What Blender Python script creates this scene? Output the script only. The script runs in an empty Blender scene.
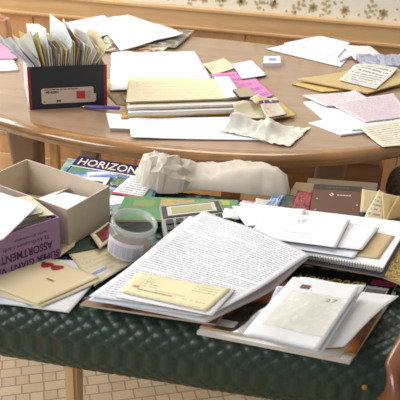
import bpy, math, random
import numpy as np
from mathutils import Vector, Matrix, noise
random.seed(7)
COL = bpy.context.scene.collection
PI = math.pi
# ------------------------------------------------------------------ camera
CAM = Vector((0, 0, 1.31)); FPX = 700.0
def rx(d): return Matrix.Rotation(math.radians(d), 3, 'X')
def rz(d): return Matrix.Rotation(math.radians(d), 3, 'Z')
CM = rz(9) @ rx(90 - 26.6) @ rz(3)
cd = bpy.data.cameras.new('camera'); cam = bpy.data.objects.new('camera', cd); COL.objects.link(cam)
cam.matrix_world = Matrix.Translation(CAM) @ CM.to_4x4()
cd.sensor_width = 36; cd.lens = FPX / 400 * 36; cd.clip_start = .05
cd.dof.use_dof = True; cd.dof.focus_distance = 1.42; cd.dof.aperture_fstop = 11
bpy.context.scene.camera = cam
def P(x, y, z):
    "where the sight line of a photo point meets the level plane z"
    d = CM @ Vector(((x - 200) / FPX, (200 - y) / FPX, -1)); t = (z - CAM.z) / d.z
    return CAM + d * t
ZT, ZB = .745, .700      # table top, bench top

# ------------------------------------------------------------------ materials
def new_mat(name):
    m = bpy.data.materials.new(name); m.use_nodes = True
    nt = m.node_tree; return m, nt, nt.nodes['Principled BSDF']
def srgb(c):
    return tuple(((v / 255) / 12.92 if v / 255 <= .04045 else ((v / 255 + .055) / 1.055) ** 2.4) for v in c) + (1,)
class N:
    def __init__(s, nt): s.nt = nt
    def n(s, t, **k):
        o = s.nt.nodes.new(t)
        for a, b in k.items(): setattr(o, a, b)
        return o
    def l(s, a, b): s.nt.links.new(a, b)
    def m(s, op, a, b=None, c=None):
        o = s.n('ShaderNodeMath', operation=op)
        for i, v in enumerate((a, b, c)):
            if v is None: continue
            if hasattr(v, 'links'): s.l(v, o.inputs[i])
            else: o.inputs[i].default_value = v
        return o.outputs[0]
    def mix(s, f, a, b):
        o = s.n('ShaderNodeMix', data_type='RGBA')
        for i, v in ((0, f), (6, a), (7, b)):
            if hasattr(v, 'links'): s.l(v, o.inputs[i])
            else: o.inputs[i].default_value = v
        return o.outputs[2]
_cache = {}
def plain(name, col, rough=.6, var=.06, scale=40, metal=0, bump=0, coat=0, spec=.5):
    k = ('p', name)
    if k in _cache: return _cache[k]
    m, nt, b = new_mat(name); g = N(nt)
    tc = g.n('ShaderNodeTexCoord'); no = g.n('ShaderNodeTexNoise'); no.inputs['Scale'].default_value = scale
    no.inputs['Detail'].default_value = 4
    g.l(tc.outputs['Object'], no.inputs['Vector'])
    c = srgb(col); d = tuple(v * (1 - 3 * var) for v in c[:3]) + (1,)
    g.l(g.mix(no.outputs['Fac'], c, d), b.inputs['Base Color'])
    b.inputs['Roughness'].default_value = rough; b.inputs['Metallic'].default_value = metal
    b.inputs['Coat Weight'].default_value = coat; b.inputs['Specular IOR Level'].default_value = spec
    if bump:
        bp = g.n('ShaderNodeBump'); bp.inputs['Strength'].default_value = bump; bp.inputs['Distance'].default_value = .002
        g.l(no.outputs['Fac'], bp.inputs['Height']); g.l(bp.outputs[0], b.inputs['Normal'])
    _cache[k] = m; return m
def page(name, col, ink=(70, 70, 75), rows=0, words=40, strength=.6, ml=.08, mr=.92, mb=.06, mt=.94, para=.42, seed=0, rough=.65):
    "paper with printed or written lines running along u"
    k = ('t', name)
    if k in _cache: return _cache[k]
    m, nt, b = new_mat(name); g = N(nt)
    b.inputs['Roughness'].default_value = rough; b.inputs['Specular IOR Level'].default_value = .25
    uv = g.n('ShaderNodeUVMap'); sp = g.n('ShaderNodeSeparateXYZ'); g.l(uv.outputs[0], sp.inputs[0])
    u, v = sp.outputs[0], sp.outputs[1]
    tc = g.n('ShaderNodeTexCoord'); no = g.n('ShaderNodeTexNoise'); no.inputs['Scale'].default_value = 18
    g.l(tc.outputs['Object'], no.inputs['Vector'])
    c = srgb(col); base = g.mix(no.outputs['Fac'], c, tuple(x * .93 for x in c[:3]) + (1,))
    if rows:
        vr = g.m('MULTIPLY', v, rows); fr = g.m('FRACT', vr); fl = g.m('FLOOR', vr)
        band = g.m('MULTIPLY', g.m('GREATER_THAN', fr, .3), g.m('LESS_THAN', fr, .75))
        cb = g.n('ShaderNodeCombineXYZ'); g.l(g.m('MULTIPLY', u, words), cb.inputs[0]); g.l(g.m('MULTIPLY_ADD', fl, 7.31, seed), cb.inputs[1])
        wn = g.n('ShaderNodeTexNoise'); wn.inputs['Scale'].default_value = 1; wn.inputs['Detail'].default_value = 1; g.l(cb.outputs[0], wn.inputs['Vector'])
        word = g.m('GREATER_THAN', wn.outputs['Fac'], .42)
        cp = g.n('ShaderNodeCombineXYZ'); g.l(g.m('MULTIPLY', fl, .37), cp.inputs[1]); g.l(g.m('MULTIPLY_ADD', g.m('FLOOR', g.m('MULTIPLY', u, 3)), .6, seed), cp.inputs[0])
        pn = g.n('ShaderNodeTexNoise'); pn.inputs['Scale'].default_value = 1; g.l(cp.outputs[0], pn.inputs['Vector'])
        pm = g.m('GREATER_THAN', pn.outputs['Fac'], para)
        mm = g.m('MULTIPLY', g.m('MULTIPLY', g.m('GREATER_THAN', u, ml), g.m('LESS_THAN', u, mr)), g.m('MULTIPLY', g.m('GREATER_THAN', v, mb), g.m('LESS_THAN', v, mt)))
        f = g.m('MULTIPLY', g.m('MULTIPLY', band, word), g.m('MULTIPLY', pm, mm))
        base = g.mix(g.m('MULTIPLY', f, strength), base, srgb(ink))
    g.l(base, b.inputs['Base Color'])
    _cache[k] = m; return m
def collage(name, cols, scale=4, seed=0, rough=.3, stretch=(1, 1, 1)):
    "printed picture: soft patches of several inks laid out in the surface's own uv"
    k = ('c', name)
    if k in _cache: return _cache[k]
    m, nt, b = new_mat(name); g = N(nt)
    uv = g.n('ShaderNodeUVMap'); mp = g.n('ShaderNodeMapping'); mp.inputs['Location'].default_value = (seed, seed * 1.7, 0); mp.inputs['Scale'].default_value = stretch
    g.l(uv.outputs[0], mp.inputs[0])
    no = g.n('ShaderNodeTexNoise'); no.inputs['Scale'].default_value = scale; no.inputs['Detail'].default_value = 3; no.inputs['Distortion'].default_value = .6
    g.l(mp.outputs[0], no.inputs['Vector'])
    cr = g.n('ShaderNodeValToRGB'); e = cr.color_ramp.elements
    for i, c in enumerate(cols):
        p = .3 + .4 * i / max(1, len(cols) - 1)
        el = e[i] if i < 2 else e.new(p)
        el.position = p; el.color = srgb(c)
    cr.color_ramp.interpolation = 'EASE'
    g.l(no.outputs['Fac'], cr.inputs[0]); g.l(cr.outputs[0], b.inputs['Base Color'])
    b.inputs['Roughness'].default_value = rough
    _cache[k] = m; return m
def edges(name, col, dark, freq=900):
    "the cut edges of a pile of leaves: fine layers stacked in height"
    k = ('e', name)
    if k in _cache: return _cache[k]
    m, nt, b = new_mat(name); g = N(nt)
    tc = g.n('ShaderNodeTexCoord'); mp = g.n('ShaderNodeMapping'); mp.inputs['Scale'].default_value = (3, 3, freq)
    g.l(tc.outputs['Object'], mp.inputs[0]); no = g.n('ShaderNodeTexNoise'); no.inputs['Scale'].default_value = 1; g.l(mp.outputs[0], no.inputs['Vector'])
    g.l(g.mix(no.outputs['Fac'], srgb(col), srgb(dark)), b.inputs['Base Color']); b.inputs['Roughness'].default_value = .8
    _cache[k] = m; return m
def wood(name, light, dark, rough=.35, scale=(1.2, 14, 14), coat=.0, spec=.5):
    m, nt, b = new_mat(name); g = N(nt)
    tc = g.n('ShaderNodeTexCoord'); mp = g.n('ShaderNodeMapping'); mp.inputs['Scale'].default_value = scale
    g.l(tc.outputs['Object'], mp.inputs[0])
    no = g.n('ShaderNodeTexNoise'); no.inputs['Scale'].default_value = 3; no.inputs['Detail'].default_value = 6; no.inputs['Distortion'].default_value = .8
    g.l(mp.outputs[0], no.inputs['Vector'])
    cr = g.n('ShaderNodeValToRGB'); cr.color_ramp.elements[0].position = .3; cr.color_ramp.elements[0].color = srgb(dark)
    cr.color_ramp.elements[1].position = .7; cr.color_ramp.elements[1].color = srgb(light)
    g.l(no.outputs['Fac'], cr.inputs[0]); g.l(cr.outputs[0], b.inputs['Base Color'])
    b.inputs['Roughness'].default_value = rough; b.inputs['Coat Weight'].default_value = coat; b.inputs['Coat Roughness'].default_value = .12
    b.inputs['Specular IOR Level'].default_value = spec
    return m

WHITE = plain('white_paper', (236, 236, 238), .7, .02)
COOL = plain('cool_white_paper', (226, 230, 240), .7, .02)
OFFW = plain('off_white_paper', (228, 223, 212), .7, .03)
CREAM = plain('cream_paper', (222, 205, 165), .7, .04)
CREAM2 = plain('pale_cream_paper', (228, 216, 184), .7, .04)
KRAFT = plain('manila_paper', (205, 180, 128), .7, .05)
KRAFTY = plain('golden_manila_paper', (214, 186, 112), .65, .05)
ORANGE = plain('orange_manila_paper', (206, 160, 92), .65, .04)
YELLOW = plain('yellow_paper', (216, 206, 130), .7, .05)
OLIVE = plain('olive_paper', (184, 172, 136), .7, .08)
GREYP = plain('grey_paper', (168, 164, 156), .7, .05)
PINK = page('pink_printed_paper', (222, 142, 196), (150, 80, 140), 5, 18, .5, para=.2)
PINKW = page('pinkish_letter_paper', (226, 214, 218), (170, 150, 165), 22, 40, .5)
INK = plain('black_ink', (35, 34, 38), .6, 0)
DKINK = plain('dark_violet_ink', (62, 32, 72), .6, 0)
SIDES = edges('leaf_edges', (240, 238, 232), (186, 172, 152))
SIDEK = edges('tan_leaf_edges', (225, 200, 150), (140, 110, 75))
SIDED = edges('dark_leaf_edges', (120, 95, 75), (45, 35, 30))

# ------------------------------------------------------------------ mesh helpers
def link(o, parent=None):
    COL.objects.link(o)
    if parent is not None: o.parent = parent
    return o
def mesh_obj(name, verts, faces, mats, parent=None, uvs=None, fm=None, smooth=False):
    me = bpy.data.meshes.new(name)
    off = Vector((0, 0, 0))
    if parent is None:                      # origin at the base of the thing
        a = np.array([tuple(v) for v in verts]); off = Vector((a[:, 0].mean(), a[:, 1].mean(), a[:, 2].min()))
    else:
        off = parent['_o'] if '_o' in parent.keys() else (0, 0, 0); off = Vector(tuple(off))
    me.from_pydata([tuple(Vector(v) - off) for v in verts], [], faces)
    for m in (mats if isinstance(mats, (list, tuple)) else [mats]): me.materials.append(m)
    if fm: me.polygons.foreach_set('material_index', fm)
    if uvs:
        ul = me.uv_layers.new(name='UVMap')
        for lp in me.loops: ul.data[lp.index].uv = uvs[lp.vertex_index]
    if smooth: me.polygons.foreach_set('use_smooth', [True] * len(me.polygons))
    me.update()
    o = bpy.data.objects.new(name, me)
    link(o, parent)
    if parent is None: o.location = off; o['_o'] = tuple(off)
    else: o['_o'] = tuple(off)
    return o
def tag(o, label=None, cat=None, group=None, kind=None):
    if label: o['label'] = label
    if cat: o['category'] = cat
    if group: o['group'] = group
    if kind: o['kind'] = kind
    return o
def thing(name, label, cat, loc, group=None):
    o = bpy.data.objects.new(name, None); o.empty_display_size = .02; COL.objects.link(o)
    o.location = loc; o['_o'] = tuple(loc)
    return tag(o, label, cat, group)
class MB:
    def __init__(s): s.v = []; s.f = []; s.m = []
    def add(s, v, f, m=0):
        n = len(s.v); s.v += [Vector(a) for a in v]; s.f += [[i + n for i in q] for q in f]; s.m += [m] * len(f)
    def hexa(s, b, t, m=0):
        "bottom and top quads"
        s.add(list(b) + list(t), [(3, 2, 1, 0), (4, 5, 6, 7), (0, 1, 5, 4), (1, 2, 6, 5), (2, 3, 7, 6), (3, 0, 4, 7)], m)
    def box(s, x0, x1, y0, y1, z0, z1, m=0):
        s.hexa([(x0, y0, z0), (x1, y0, z0), (x1, y1, z0), (x0, y1, z0)], [(x0, y0, z1), (x1, y0, z1), (x1, y1, z1), (x0, y1, z1)], m)
    def tube(s, pts, r, n=10, m=0, cap=True):
        pts = [Vector(p) for p in pts]; rs = r if isinstance(r, (list, tuple)) else [r] * len(pts)
        V = []; F = []
        for i, p in enumerate(pts):
            d = (pts[min(i + 1, len(pts) - 1)] - pts[max(i - 1, 0)]).normalized()
            a = d.cross(Vector((0, 0, 1)) if abs(d.z) < .9 else Vector((1, 0, 0))).normalized(); b = d.cross(a)
            V += [p + (a * math.cos(2 * PI * k / n) + b * math.sin(2 * PI * k / n)) * rs[i] for k in range(n)]
        for i in range(len(pts) - 1):
            for k in range(n): F.append((i * n + k, i * n + (k + 1) % n, (i + 1) * n + (k + 1) % n, (i + 1) * n + k))
        if cap: F.append(tuple(range(n))[::-1]); F.append(tuple(range((len(pts) - 1) * n, len(pts) * n)))
        s.add(V, F, m)
    def build(s, name, mats, parent=None, smooth=False, bevel=0):
        o = mesh_obj(name, s.v, s.f, mats, parent, fm=s.m, smooth=smooth)
        if bevel:
            b = o.modifiers.new('bevel', 'BEVEL'); b.width = bevel; b.segments = 2; b.limit_method = 'ANGLE'
        return o
def bil(q, u, v):
    "q = far left, far right, near right, near left; u across, v from near to far"
    return (q[3] * (1 - u) + q[2] * u) * (1 - v) + (q[0] * (1 - u) + q[1] * u) * v

# ------------------------------------------------------------------ height maps: what already lies on each top
CELL = .004
class HM:
    def __init__(s, x0, x1, y0, y1, z):
        s.x0, s.y0, s.z = x0, y0, z
        s.a = np.full((int((x1 - x0) / CELL) + 1, int((y1 - y0) / CELL) + 1), z)
    def ij(s, x, y): return int((x - s.x0) / CELL), int((y - s.y0) / CELL)
    def top(s, x, y, r=1):
        i, j = s.ij(x, y); w = s.a[max(0, i - r):max(0, i + r + 1), max(0, j - r):max(0, j + r + 1)]
        return float(w.max()) if w.size else s.z
    def put(s, x, y, z):
        i, j = s.ij(x, y)
        if 0 <= i < s.a.shape[0] and 0 <= j < s.a.shape[1]: s.a[i, j] = max(s.a[i, j], z)
HT = HM(-1.3, .7, 1.2, 2.5, ZT); HB = HM(-1.1, .6, .6, 1.6, ZB)
def world(px, hm, z0=None):
    z = hm.z if z0 is None else z0
    for _ in range(3):
        q = [P(x, y, z) for x, y in px]
        if z0 is not None: break
        z = sum(hm.top(*(bil(q, a, b).xy)) for a in (.1, .5, .9) for b in (.1, .5, .9)) / 9
    return [Vector((p.x, p.y, 0)) for p in q]

def S(name, label, cat, px, mat, th=.0006, hm=HB, crumple=0, relax=60, side=None, group=None, z0=None, cf=60, reg=True, curl=None, seed=0, parent=None, gap=.0003, jag=0, stiff=.3):
    "a sheet, envelope or pile of leaves draped over what lies below it; px: far left, far right, near right, near left"
    q = world(px, hm, z0)
    for _pass in range(3):
        wu = ((q[1] - q[0]).length + (q[2] - q[3]).length) / 2; wv = ((q[0] - q[3]).length + (q[1] - q[2]).length) / 2
        step = .004 if crumple else .007
        nu = max(3, min(60, int(wu / step))); nv = max(3, min(60, int(wv / step)))
        XY = [[bil(q, i / nu, j / nv) for j in range(nv + 1)] for i in range(nu + 1)]
        T = np.array([[hm.top(p.x, p.y) if z0 is None else z0 for p in r] for r in XY]) + gap
        Z = T.copy()
        for _ in range(relax):
            Pd = np.pad(Z, 1, mode='edge')
            Z = np.maximum(T, (Pd[:-2, 1:-1] + Pd[2:, 1:-1] + Pd[1:-1, :-2] + Pd[1:-1, 2:]) / 4)
        if crumple > .003: stiff = .05
        if z0 is None and stiff:
            I, J = np.meshgrid(np.arange(nu + 1) / nu, np.arange(nv + 1) / nv, indexing='ij')
            M_ = np.stack([I.ravel(), J.ravel(), np.ones(I.size)], 1); k_ = np.linalg.lstsq(M_, T.ravel(), rcond=None)[0]
            pl = (M_ @ k_).reshape(T.shape); pl += max(0, float((T - pl).max()))
            Z = stiff * pl + (1 - stiff) * Z
        if z0 is None:
            zz_ = [Z[0, -1], Z[-1, -1], Z[-1, 0], Z[0, 0]]
            q = [P(x, y, float(z_) + th) for (x, y), z_ in zip(px, zz_)]; q = [Vector((p.x, p.y, 0)) for p in q]
    XY = [[bil(q, i / nu, j / nv) for j in range(nv + 1)] for i in range(nu + 1)]
    for i in range(nu + 1):
        for j in range(nv + 1):
            p = XY[i][j]
            if crumple:
                a = 1 - abs(noise.noise(Vector((p.x * cf + seed, p.y * cf, 0)))) * 2; c = noise.noise(Vector((p.x * cf * 2.3, p.y * cf * 2.3 + seed, 5)))
                Z[i, j] += crumple * (max(0, a) * .9 + abs(c) * .6)
            else:
                Z[i, j] += .0006 * abs(noise.noise(Vector((p.x * 14 + seed, p.y * 14, 3))))
            if curl: Z[i, j] += curl(i / nu, j / nv)
            if jag and (i in (0, nu) or j in (0, nv)):
                XY[i][j] = p + Vector((noise.noise(Vector((p.x * 90, p.y * 90, 1))), noise.noise(Vector((p.x * 90, p.y * 90, 8))), 0)) * jag
    W = nv + 1; n = (nu + 1) * W
    verts = [(XY[i][j].x, XY[i][j].y, Z[i, j] + th) for i in range(nu + 1) for j in range(W)] + [(XY[i][j].x, XY[i][j].y, Z[i, j]) for i in range(nu + 1) for j in range(W)]
    uvs = [(i / nu, j / nv) for i in range(nu + 1) for j in range(W)] * 2
    F = []; M = []
    for i in range(nu):
        for j in range(nv):
            a = i * W + j; F.append((a, a + W, a + W + 1, a + 1)); M.append(0)
            F.append((n + a + 1, n + a + W + 1, n + a + W, n + a)); M.append(0)
    sm = 1 if side else 0
    for i in range(nu):
        a = i * W; F.append((a, n + a, n + a + W, a + W)); M.append(sm)
        a = i * W + nv; F.append((a, a + W, n + a + W, n + a)); M.append(sm)
    for j in range(nv):
        F.append((j, j + 1, n + j + 1, n + j)); M.append(sm)
        a = nu * W + j; F.append((a, n + a, n + a + 1, a + 1)); M.append(sm)
    # orient: make the top face up
    v0, v1, v2 = (Vector(verts[k]) for k in F[0][:3])
    if (v1 - v0).cross(v2 - v0).z < 0: F = [f[::-1] for f in F]
    o = mesh_obj(name, verts, F, [mat] + ([side] if side else []), parent, uvs, M)
    for p in o.data.polygons: p.use_smooth = abs(p.normal.z) > .35
    if reg and z0 is None:
        fi = int(wu / .003) + 1; fj = int(wv / .003) + 1
        for a in range(fi + 1):
            for b in range(fj + 1):
                u = a / fi; v = b / fj; p = bil(q, u, v)
                hm.put(p.x, p.y, float(Z[min(nu, round(u * nu)), min(nv, round(v * nv))]) + th)
    if label: tag(o, label, cat, group)
    def surf(u, v, dz=0):
        x = min(max(u, 0), 1) * nu; y = min(max(v, 0), 1) * nv; i = min(int(x), nu - 1); j = min(int(y), nv - 1); fx = x - i; fy = y - j
        z = (Z[i, j] * (1 - fx) + Z[i + 1, j] * fx) * (1 - fy) + (Z[i, j + 1] * (1 - fx) + Z[i + 1, j + 1] * fx) * fy
        p = bil(q, u, v); return Vector((p.x, p.y, z + th + dz))
    return o, surf
def patch(name, parent, surf, u0, u1, v0, v1, mat, lift=.0002, n=6, outline=None, label=None):
    "a thin printed or glued patch lying on a sheet; outline: unit polygon"
    if outline is None:
        V = [surf(u0 + (u1 - u0) * i / n, v0 + (v1 - v0) * j / n, lift) for i in range(n + 1) for j in range(n + 1)]
        uv = [(i / n, j / n) for i in range(n + 1) for j in range(n + 1)]
        F = [(i * (n + 1) + j, (i + 1) * (n + 1) + j, (i + 1) * (n + 1) + j + 1, i * (n + 1) + j + 1) for i in range(n) for j in range(n)]
    else:
        V = [surf(u0 + (u1 - u0) * a, v0 + (v1 - v0) * b, lift) for a, b in outline]; uv = list(outline); F = [tuple(range(len(V)))]
    o = mesh_obj(name, V, F, mat, parent, uv)
    if label: o['label'] = label
    return o
def lettering(text, parent, surf, u0, u1, v0, v1, mat, rot=False, lift=.0003, bold=0, name='lettering', shear=0, serif=False):
    cu = bpy.data.curves.new('t', 'FONT'); cu.body = text; cu.size = 1; cu.offset = bold; cu.resolution_u = 3; cu.shear = shear
    to = bpy.data.objects.new('t', cu); COL.objects.link(to)
    dg = bpy.context.evaluated_depsgraph_get(); me = to.evaluated_get(dg).to_mesh()
    V = [v.co.copy() for v in me.vertices]; F = [tuple(p.vertices) for p in me.polygons]
    to.evaluated_get(dg).to_mesh_clear(); bpy.data.objects.remove(to); bpy.data.curves.remove(cu)
    x0 = min(v.x for v in V); x1 = max(v.x for v in V); y0 = min(v.y for v in V); y1 = max(v.y for v in V)
    W = []
    for v in V:
        a = (v.x - x0) / (x1 - x0); b = (v.y - y0) / (y1 - y0)
        if rot: a, b = 1 - a, 1 - b
        W.append(surf(u0 + (u1 - u0) * a, v0 + (v1 - v0) * b, lift))
    return mesh_obj(name, W, F, mat, parent)
def plane_surf(o, ux, vy, nrm):
    o, ux, vy, nrm = Vector(o), Vector(ux), Vector(vy), Vector(nrm).normalized()
    return lambda u, v, dz=0: o + ux * u + vy * v + nrm * dz
def slab(name, label, cat, px, th, mats, hm=HB, group=None, bevel=.001, reg=True, parent=None):
    "a stiff flat thing resting level on what lies below; mats: cover (, sides)"
    q = world(px, hm)
    for _ in range(3):
        z = max(hm.top(*(bil(q, a / 6, b / 6).xy)) for a in range(7) for b in range(7)) + .0004
        q = world(px, hm, z + th)
    b = MB(); B = [Vector((p.x, p.y, z)) for p in q]; T = [Vector((p.x, p.y, z + th)) for p in q]
    b.add(T, [(3, 2, 1, 0)], 0); b.add(B, [(0, 1, 2, 3)], 0)
    for i in range(4):
        j = (i + 1) % 4; b.add([B[i], B[j], T[j], T[i]], [(0, 1, 2, 3)], 1 if len(mats) > 1 else 0)
    v = b.v; uv = [(0, 1), (1, 1), (1, 0), (0, 0)] * 2 + [(0, 0), (1, 0), (1, 1), (0, 1)] * 4
    o = mesh_obj(name, v, b.f, mats, parent, uv, b.m)
    if label: tag(o, label, cat, group)
    if reg:
        for a in range(81):
            for c in range(81):
                p = bil(q, a / 80, c / 80); hm.put(p.x, p.y, z + th)
    return o, (lambda u, v, dz=0: Vector((*bil(q, u, v).xy, z + th + dz))), z

# ================================================================== SETTING
# floor: small rectangular vinyl tiles in a basket pattern
m, nt, b = new_mat('tile_floor'); g = N(nt)
tc = g.n('ShaderNodeTexCoord')
br = g.n('ShaderNodeTexBrick'); br.offset = .5; br.squash = .62; br.squash_frequency = 2
mp = g.n('ShaderNodeMapping'); mp.inputs['Rotation'].default_value = (0, 0, math.radians(-24))
g.l(tc.outputs['Object'], mp.inputs[0]); g.l(mp.outputs[0], br.inputs['Vector'])
br.inputs['Color1'].default_value = srgb((206, 184, 150)); br.inputs['Color2'].default_value = srgb((190, 164, 130)); br.inputs['Mortar'].default_value = srgb((142, 118, 92))
br.inputs['Scale'].default_value = 1; br.inputs['Brick Width'].default_value = .058; br.inputs['Row Height'].default_value = .036; br.inputs['Mortar Size'].default_value = .0022
no = g.n('ShaderNodeTexNoise'); no.inputs['Scale'].default_value = 60; g.l(tc.outputs['Object'], no.inputs['Vector'])
mx = g.mix(g.m('MULTIPLY', no.outputs['Fac'], .35), br.outputs['Color'], srgb((214, 196, 168)))
g.l(mx, b.inputs['Base Color']); b.inputs['Roughness'].default_value = .45
f = MB(); f.box(-3.2, 3.2, -1.5, 2.62, -.05, 0); tag(f.build('floor', m), kind='structure')
# back wall with a sprig wallpaper; the printed leaves belong to the wall's own mesh
WY = 2.62
wp = plain('cream_wallpaper', (236, 229, 212), .8, .02); gold = plain('ochre_print', (214, 190, 138), .7, .15, 60); gold2 = plain('pale_olive_print', (196, 184, 140), .7, .1, 60)
w = MB(); w.box(-3.2, 3.2, WY, WY + .1, 0, 2.4, 0)
def leafshape(cx, cz, ang, L, Wd, mi):
    pts = []
    for t in range(9): a = t / 8; pts.append((a * L, Wd * math.sin(PI * a) ** .8))
    for t in range(1, 8): a = 1 - t / 8; pts.append((a * L, -Wd * math.sin(PI * a) ** .8))
    ca, sa = math.cos(ang), math.sin(ang)
    w.add([(cx + x * ca - z * sa, WY - .0008, cz + x * sa + z * ca) for x, z in pts], [tuple(range(len(pts)))], mi)
R = random.Random(3)
x = -1.3
while x < .75:
    for row in range(3):
        cx = x + R.uniform(-.01, .01) + (.045 if row % 2 else 0); cz = .815 + row * .075
        a0 = R.uniform(0, 6.28)
        if (row + int((x + 2) / .066)) % 2:
            for k in range(6): leafshape(cx, cz, a0 + k * PI / 3, .019, .0058, 1)
        else:
            st = R.uniform(.6, 2.4)
            leafshape(cx, cz - .02, st, .065, .0012, 2)
            for k in range(6): leafshape(cx + math.cos(st) * k * .011, cz - .02 + math.sin(st) * k * .011, st + (1 if k % 2 else -1) * .95, .022, .0055, 1 if k % 2 else 2)
        for k in range(3): leafshape(cx + R.uniform(-.035, .035), cz + R.uniform(-.03, .03), R.uniform(0, 6), .012, .004, 2)
    x += .066
tag(w.build('wall_back', [wp, gold, gold2]), kind='structure')
oak = wood('honey_oak', (222, 184, 134), (204, 162, 112), .35, (1.2, 14, 14))
oakp = wood('honey_oak_panel', (214, 166, 118), (196, 146, 100), .4, (14, 14, 1.2))
r = MB()   # chair rail with a moulded lower edge
r.box(-3.2, 3.2, WY - .028, WY, .70, .782); r.box(-3.2, 3.2, WY - .034, WY, .705, .716); r.box(-3.2, 3.2, WY - .036, WY, .772, .785)
tag(r.build('trim_1', oak, bevel=.003), kind='structure')
r = MB(); x = -3.2; k = 0
while x < 3.2:
    r.box(x + .0015, x + .2075, WY - .014, WY, .1, .70); x += .209
tag(r.build('trim_2', oakp, bevel=.002), kind='structure')
r = MB(); r.box(-3.2, 3.2, WY - .02, WY, 0, .1); tag(r.build('baseboard_back', oak, bevel=.003), kind='structure')

# ================================================================== OVAL TABLE
tw = wood('table_wood', (170, 140, 114), (156, 125, 99), .3, (1.5, 12, 12), coat=.7)
twl = wood('table_edge_wood', (172, 126, 76), (138, 96, 54), .14, (4, 4, 4), coat=1.0)
TX, TY, TA, TB = -.33, 1.83, .715, .505
t = thing('dining_table', 'large oval brown wooden table covered with piles of mail', 'table', (TX, TY, 0))
def oval(name, prof, mat, parent, n=128, smooth=True, cap=(True, True)):
    V = []; F = []
    for d, z in prof:
        for k in range(n): a = 2 * PI * k / n; V.append((TX + (TA - d) * math.cos(a), TY + (TB - d) * math.sin(a), z))
    for i in range(len(prof) - 1):
        for k in range(n): F.append((i * n + k, (i + 1) * n + k, (i + 1) * n + (k + 1) % n, i * n + (k + 1) % n))
    if cap[0]: F.append(tuple(range(n)))
    if cap[1]: F.append(tuple(range((len(prof) - 1) * n, len(prof) * n))[::-1])
    return mesh_obj(name, V, F, mat, parent, smooth=smooth)
o = oval('tabletop', [(.026, ZT), (.03, ZT - .02), (.03, ZT - .034)], tw, t, smooth=False)
for p in o.data.polygons: p.use_smooth = False
oval('edge_band', [(.026, ZT), (.014, ZT - .0005), (.006, ZT - .003), (.001, ZT - .009), (0, ZT - .016), (.003, ZT - .023), (.009, ZT - .027), (.010, ZT - .032), (.016, ZT - .035), (.03, ZT - .035)], twl, t, cap=(False, False))
legm = plain('table_leg_wood', (128, 96, 76), .25, .1, 20, coat=.5)
apr = MB(); n = 96
for d, z in ((.10, ZT - .036), (.10, ZT - .10), (.13, ZT - .10), (.13, ZT - .036)):
    pass
V = []; F = []
prof = ((.12, ZT - .035), (.12, ZT - .075), (.145, ZT - .075), (.145, ZT - .035))
for d, z in prof:
    for k in range(n): a = 2 * PI * k / n; V.append((TX + (TA - d) * math.cos(a), TY + (TB - d) * math.sin(a), z))
for i in range(4):
    for k in range(n): j = (i + 1) % 4; F.append((i * n + k, j * n + k, j * n + (k + 1) % n, i * n + (k + 1) % n))
mesh_obj('apron', V, F, legm, t)
for lx, ly, sx, sy in ((-.72, 1.60, -1, -1), (.07, 1.60, 1, -1), (-.70, 2.06, -1, 1), (.05, 2.06, 1, 1)):
    l = MB()
    def ring(z, w, dx, dy): return [(lx + dx + a * w, ly + dy + b * w * .7, z) for a, b in ((-1, -.75), (-.75, -1), (.75, -1), (1, -.75), (1, .75), (.75, 1), (-.75, 1), (-1, .75))]
    rs = [ring(z, wd, dx * sx, dx * sy * .4) for z, wd, dx in ((.709, .044, 0), (.60, .042, 0), (.50, .036, -.004), (.25, .028, .01), (0, .024, .05))]
    if lx > 0: rs = [[Vector(p) + Vector((0, .12, 0)) for p in q] for q in rs]
    V = [p for q in rs for p in q]; F = [tuple(range(8)), tuple(range(32, 40))[::-1]]
    for i in range(4):
        for k in range(8): F.append((i * 8 + k, (i + 1) * 8 + k, (i + 1) * 8 + (k + 1) % 8, i * 8 + (k + 1) % 8))
    lo = mesh_obj('leg', V, F, legm, t)
    bv = lo.modifiers.new('bevel', 'BEVEL'); bv.width = .004; bv.segments = 2
    if lx < -.71:
        bb = MB(); bb.box(lx + .018, lx + .034, ly - .0405, ly - .028, .548, .566); bb.build('bolt', plain('dark_iron', (38, 32, 30), .4), lo)
ir = plain('dark_iron', (38, 32, 30), .4)
s_ = MB(); s_.box(-.47, -.40, 1.46, 2.1, ZT - .05, ZT - .036); s_.build('table_slide', ir, t)

# a wooden stool and a dark cushioned seat tucked in below the table
stw = wood('stool_wood', (150, 106, 68), (126, 84, 52), .4, (1.2, 14, 14))
st = thing('stool', 'long plain brown wooden stool tucked in under the oval table', 'stool', (0, 2.15, 0))
q = MB(); q.box(-.28, .235, 1.98, 2.32, .402, .49); q.build('seat', stw, st, bevel=.012)
for fy in (2.0, 2.28):
    q = MB(); q.box(-.25, .205, fy, fy + .02, .34, .402); q.build('seat_rail', stw, st, bevel=.003)
for a, c in ((-.25, 1.995), (.18, 1.995), (-.25, 2.27), (.18, 2.27)):
    q = MB(); q.box(a, a + .035, c, c + .035, 0, .402); q.build('leg', stw, st, bevel=.003)
dm = collage('dark_mottled_cloth', [(60, 60, 56), (84, 88, 78), (120, 110, 88), (66, 72, 68)], 16, 2, .8)
st = thing('upholstered_stool', 'round stool with dark mottled cushion under the right end of table', 'stool', (.46, 2.02, 0))
V = []; F = []; uv = []; n = 32
for i, (rr, z) in enumerate(((.15, .36), (.19, .37), (.205, .40), (.20, .435), (.17, .452), (.09, .460), (.001, .462))):
    for k in range(n): a = 2 * PI * k / n; V.append((.46 + rr * math.cos(a), 2.02 + rr * math.sin(a), z)); uv.append((.5 + rr * 2 * math.cos(a), .5 + rr * 2 * math.sin(a) + z))
for i in range(6):
    for k in range(n): F.append((i * n + k, i * n + (k + 1) % n, (i + 1) * n + (k + 1) % n, (i + 1) * n + k))
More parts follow.
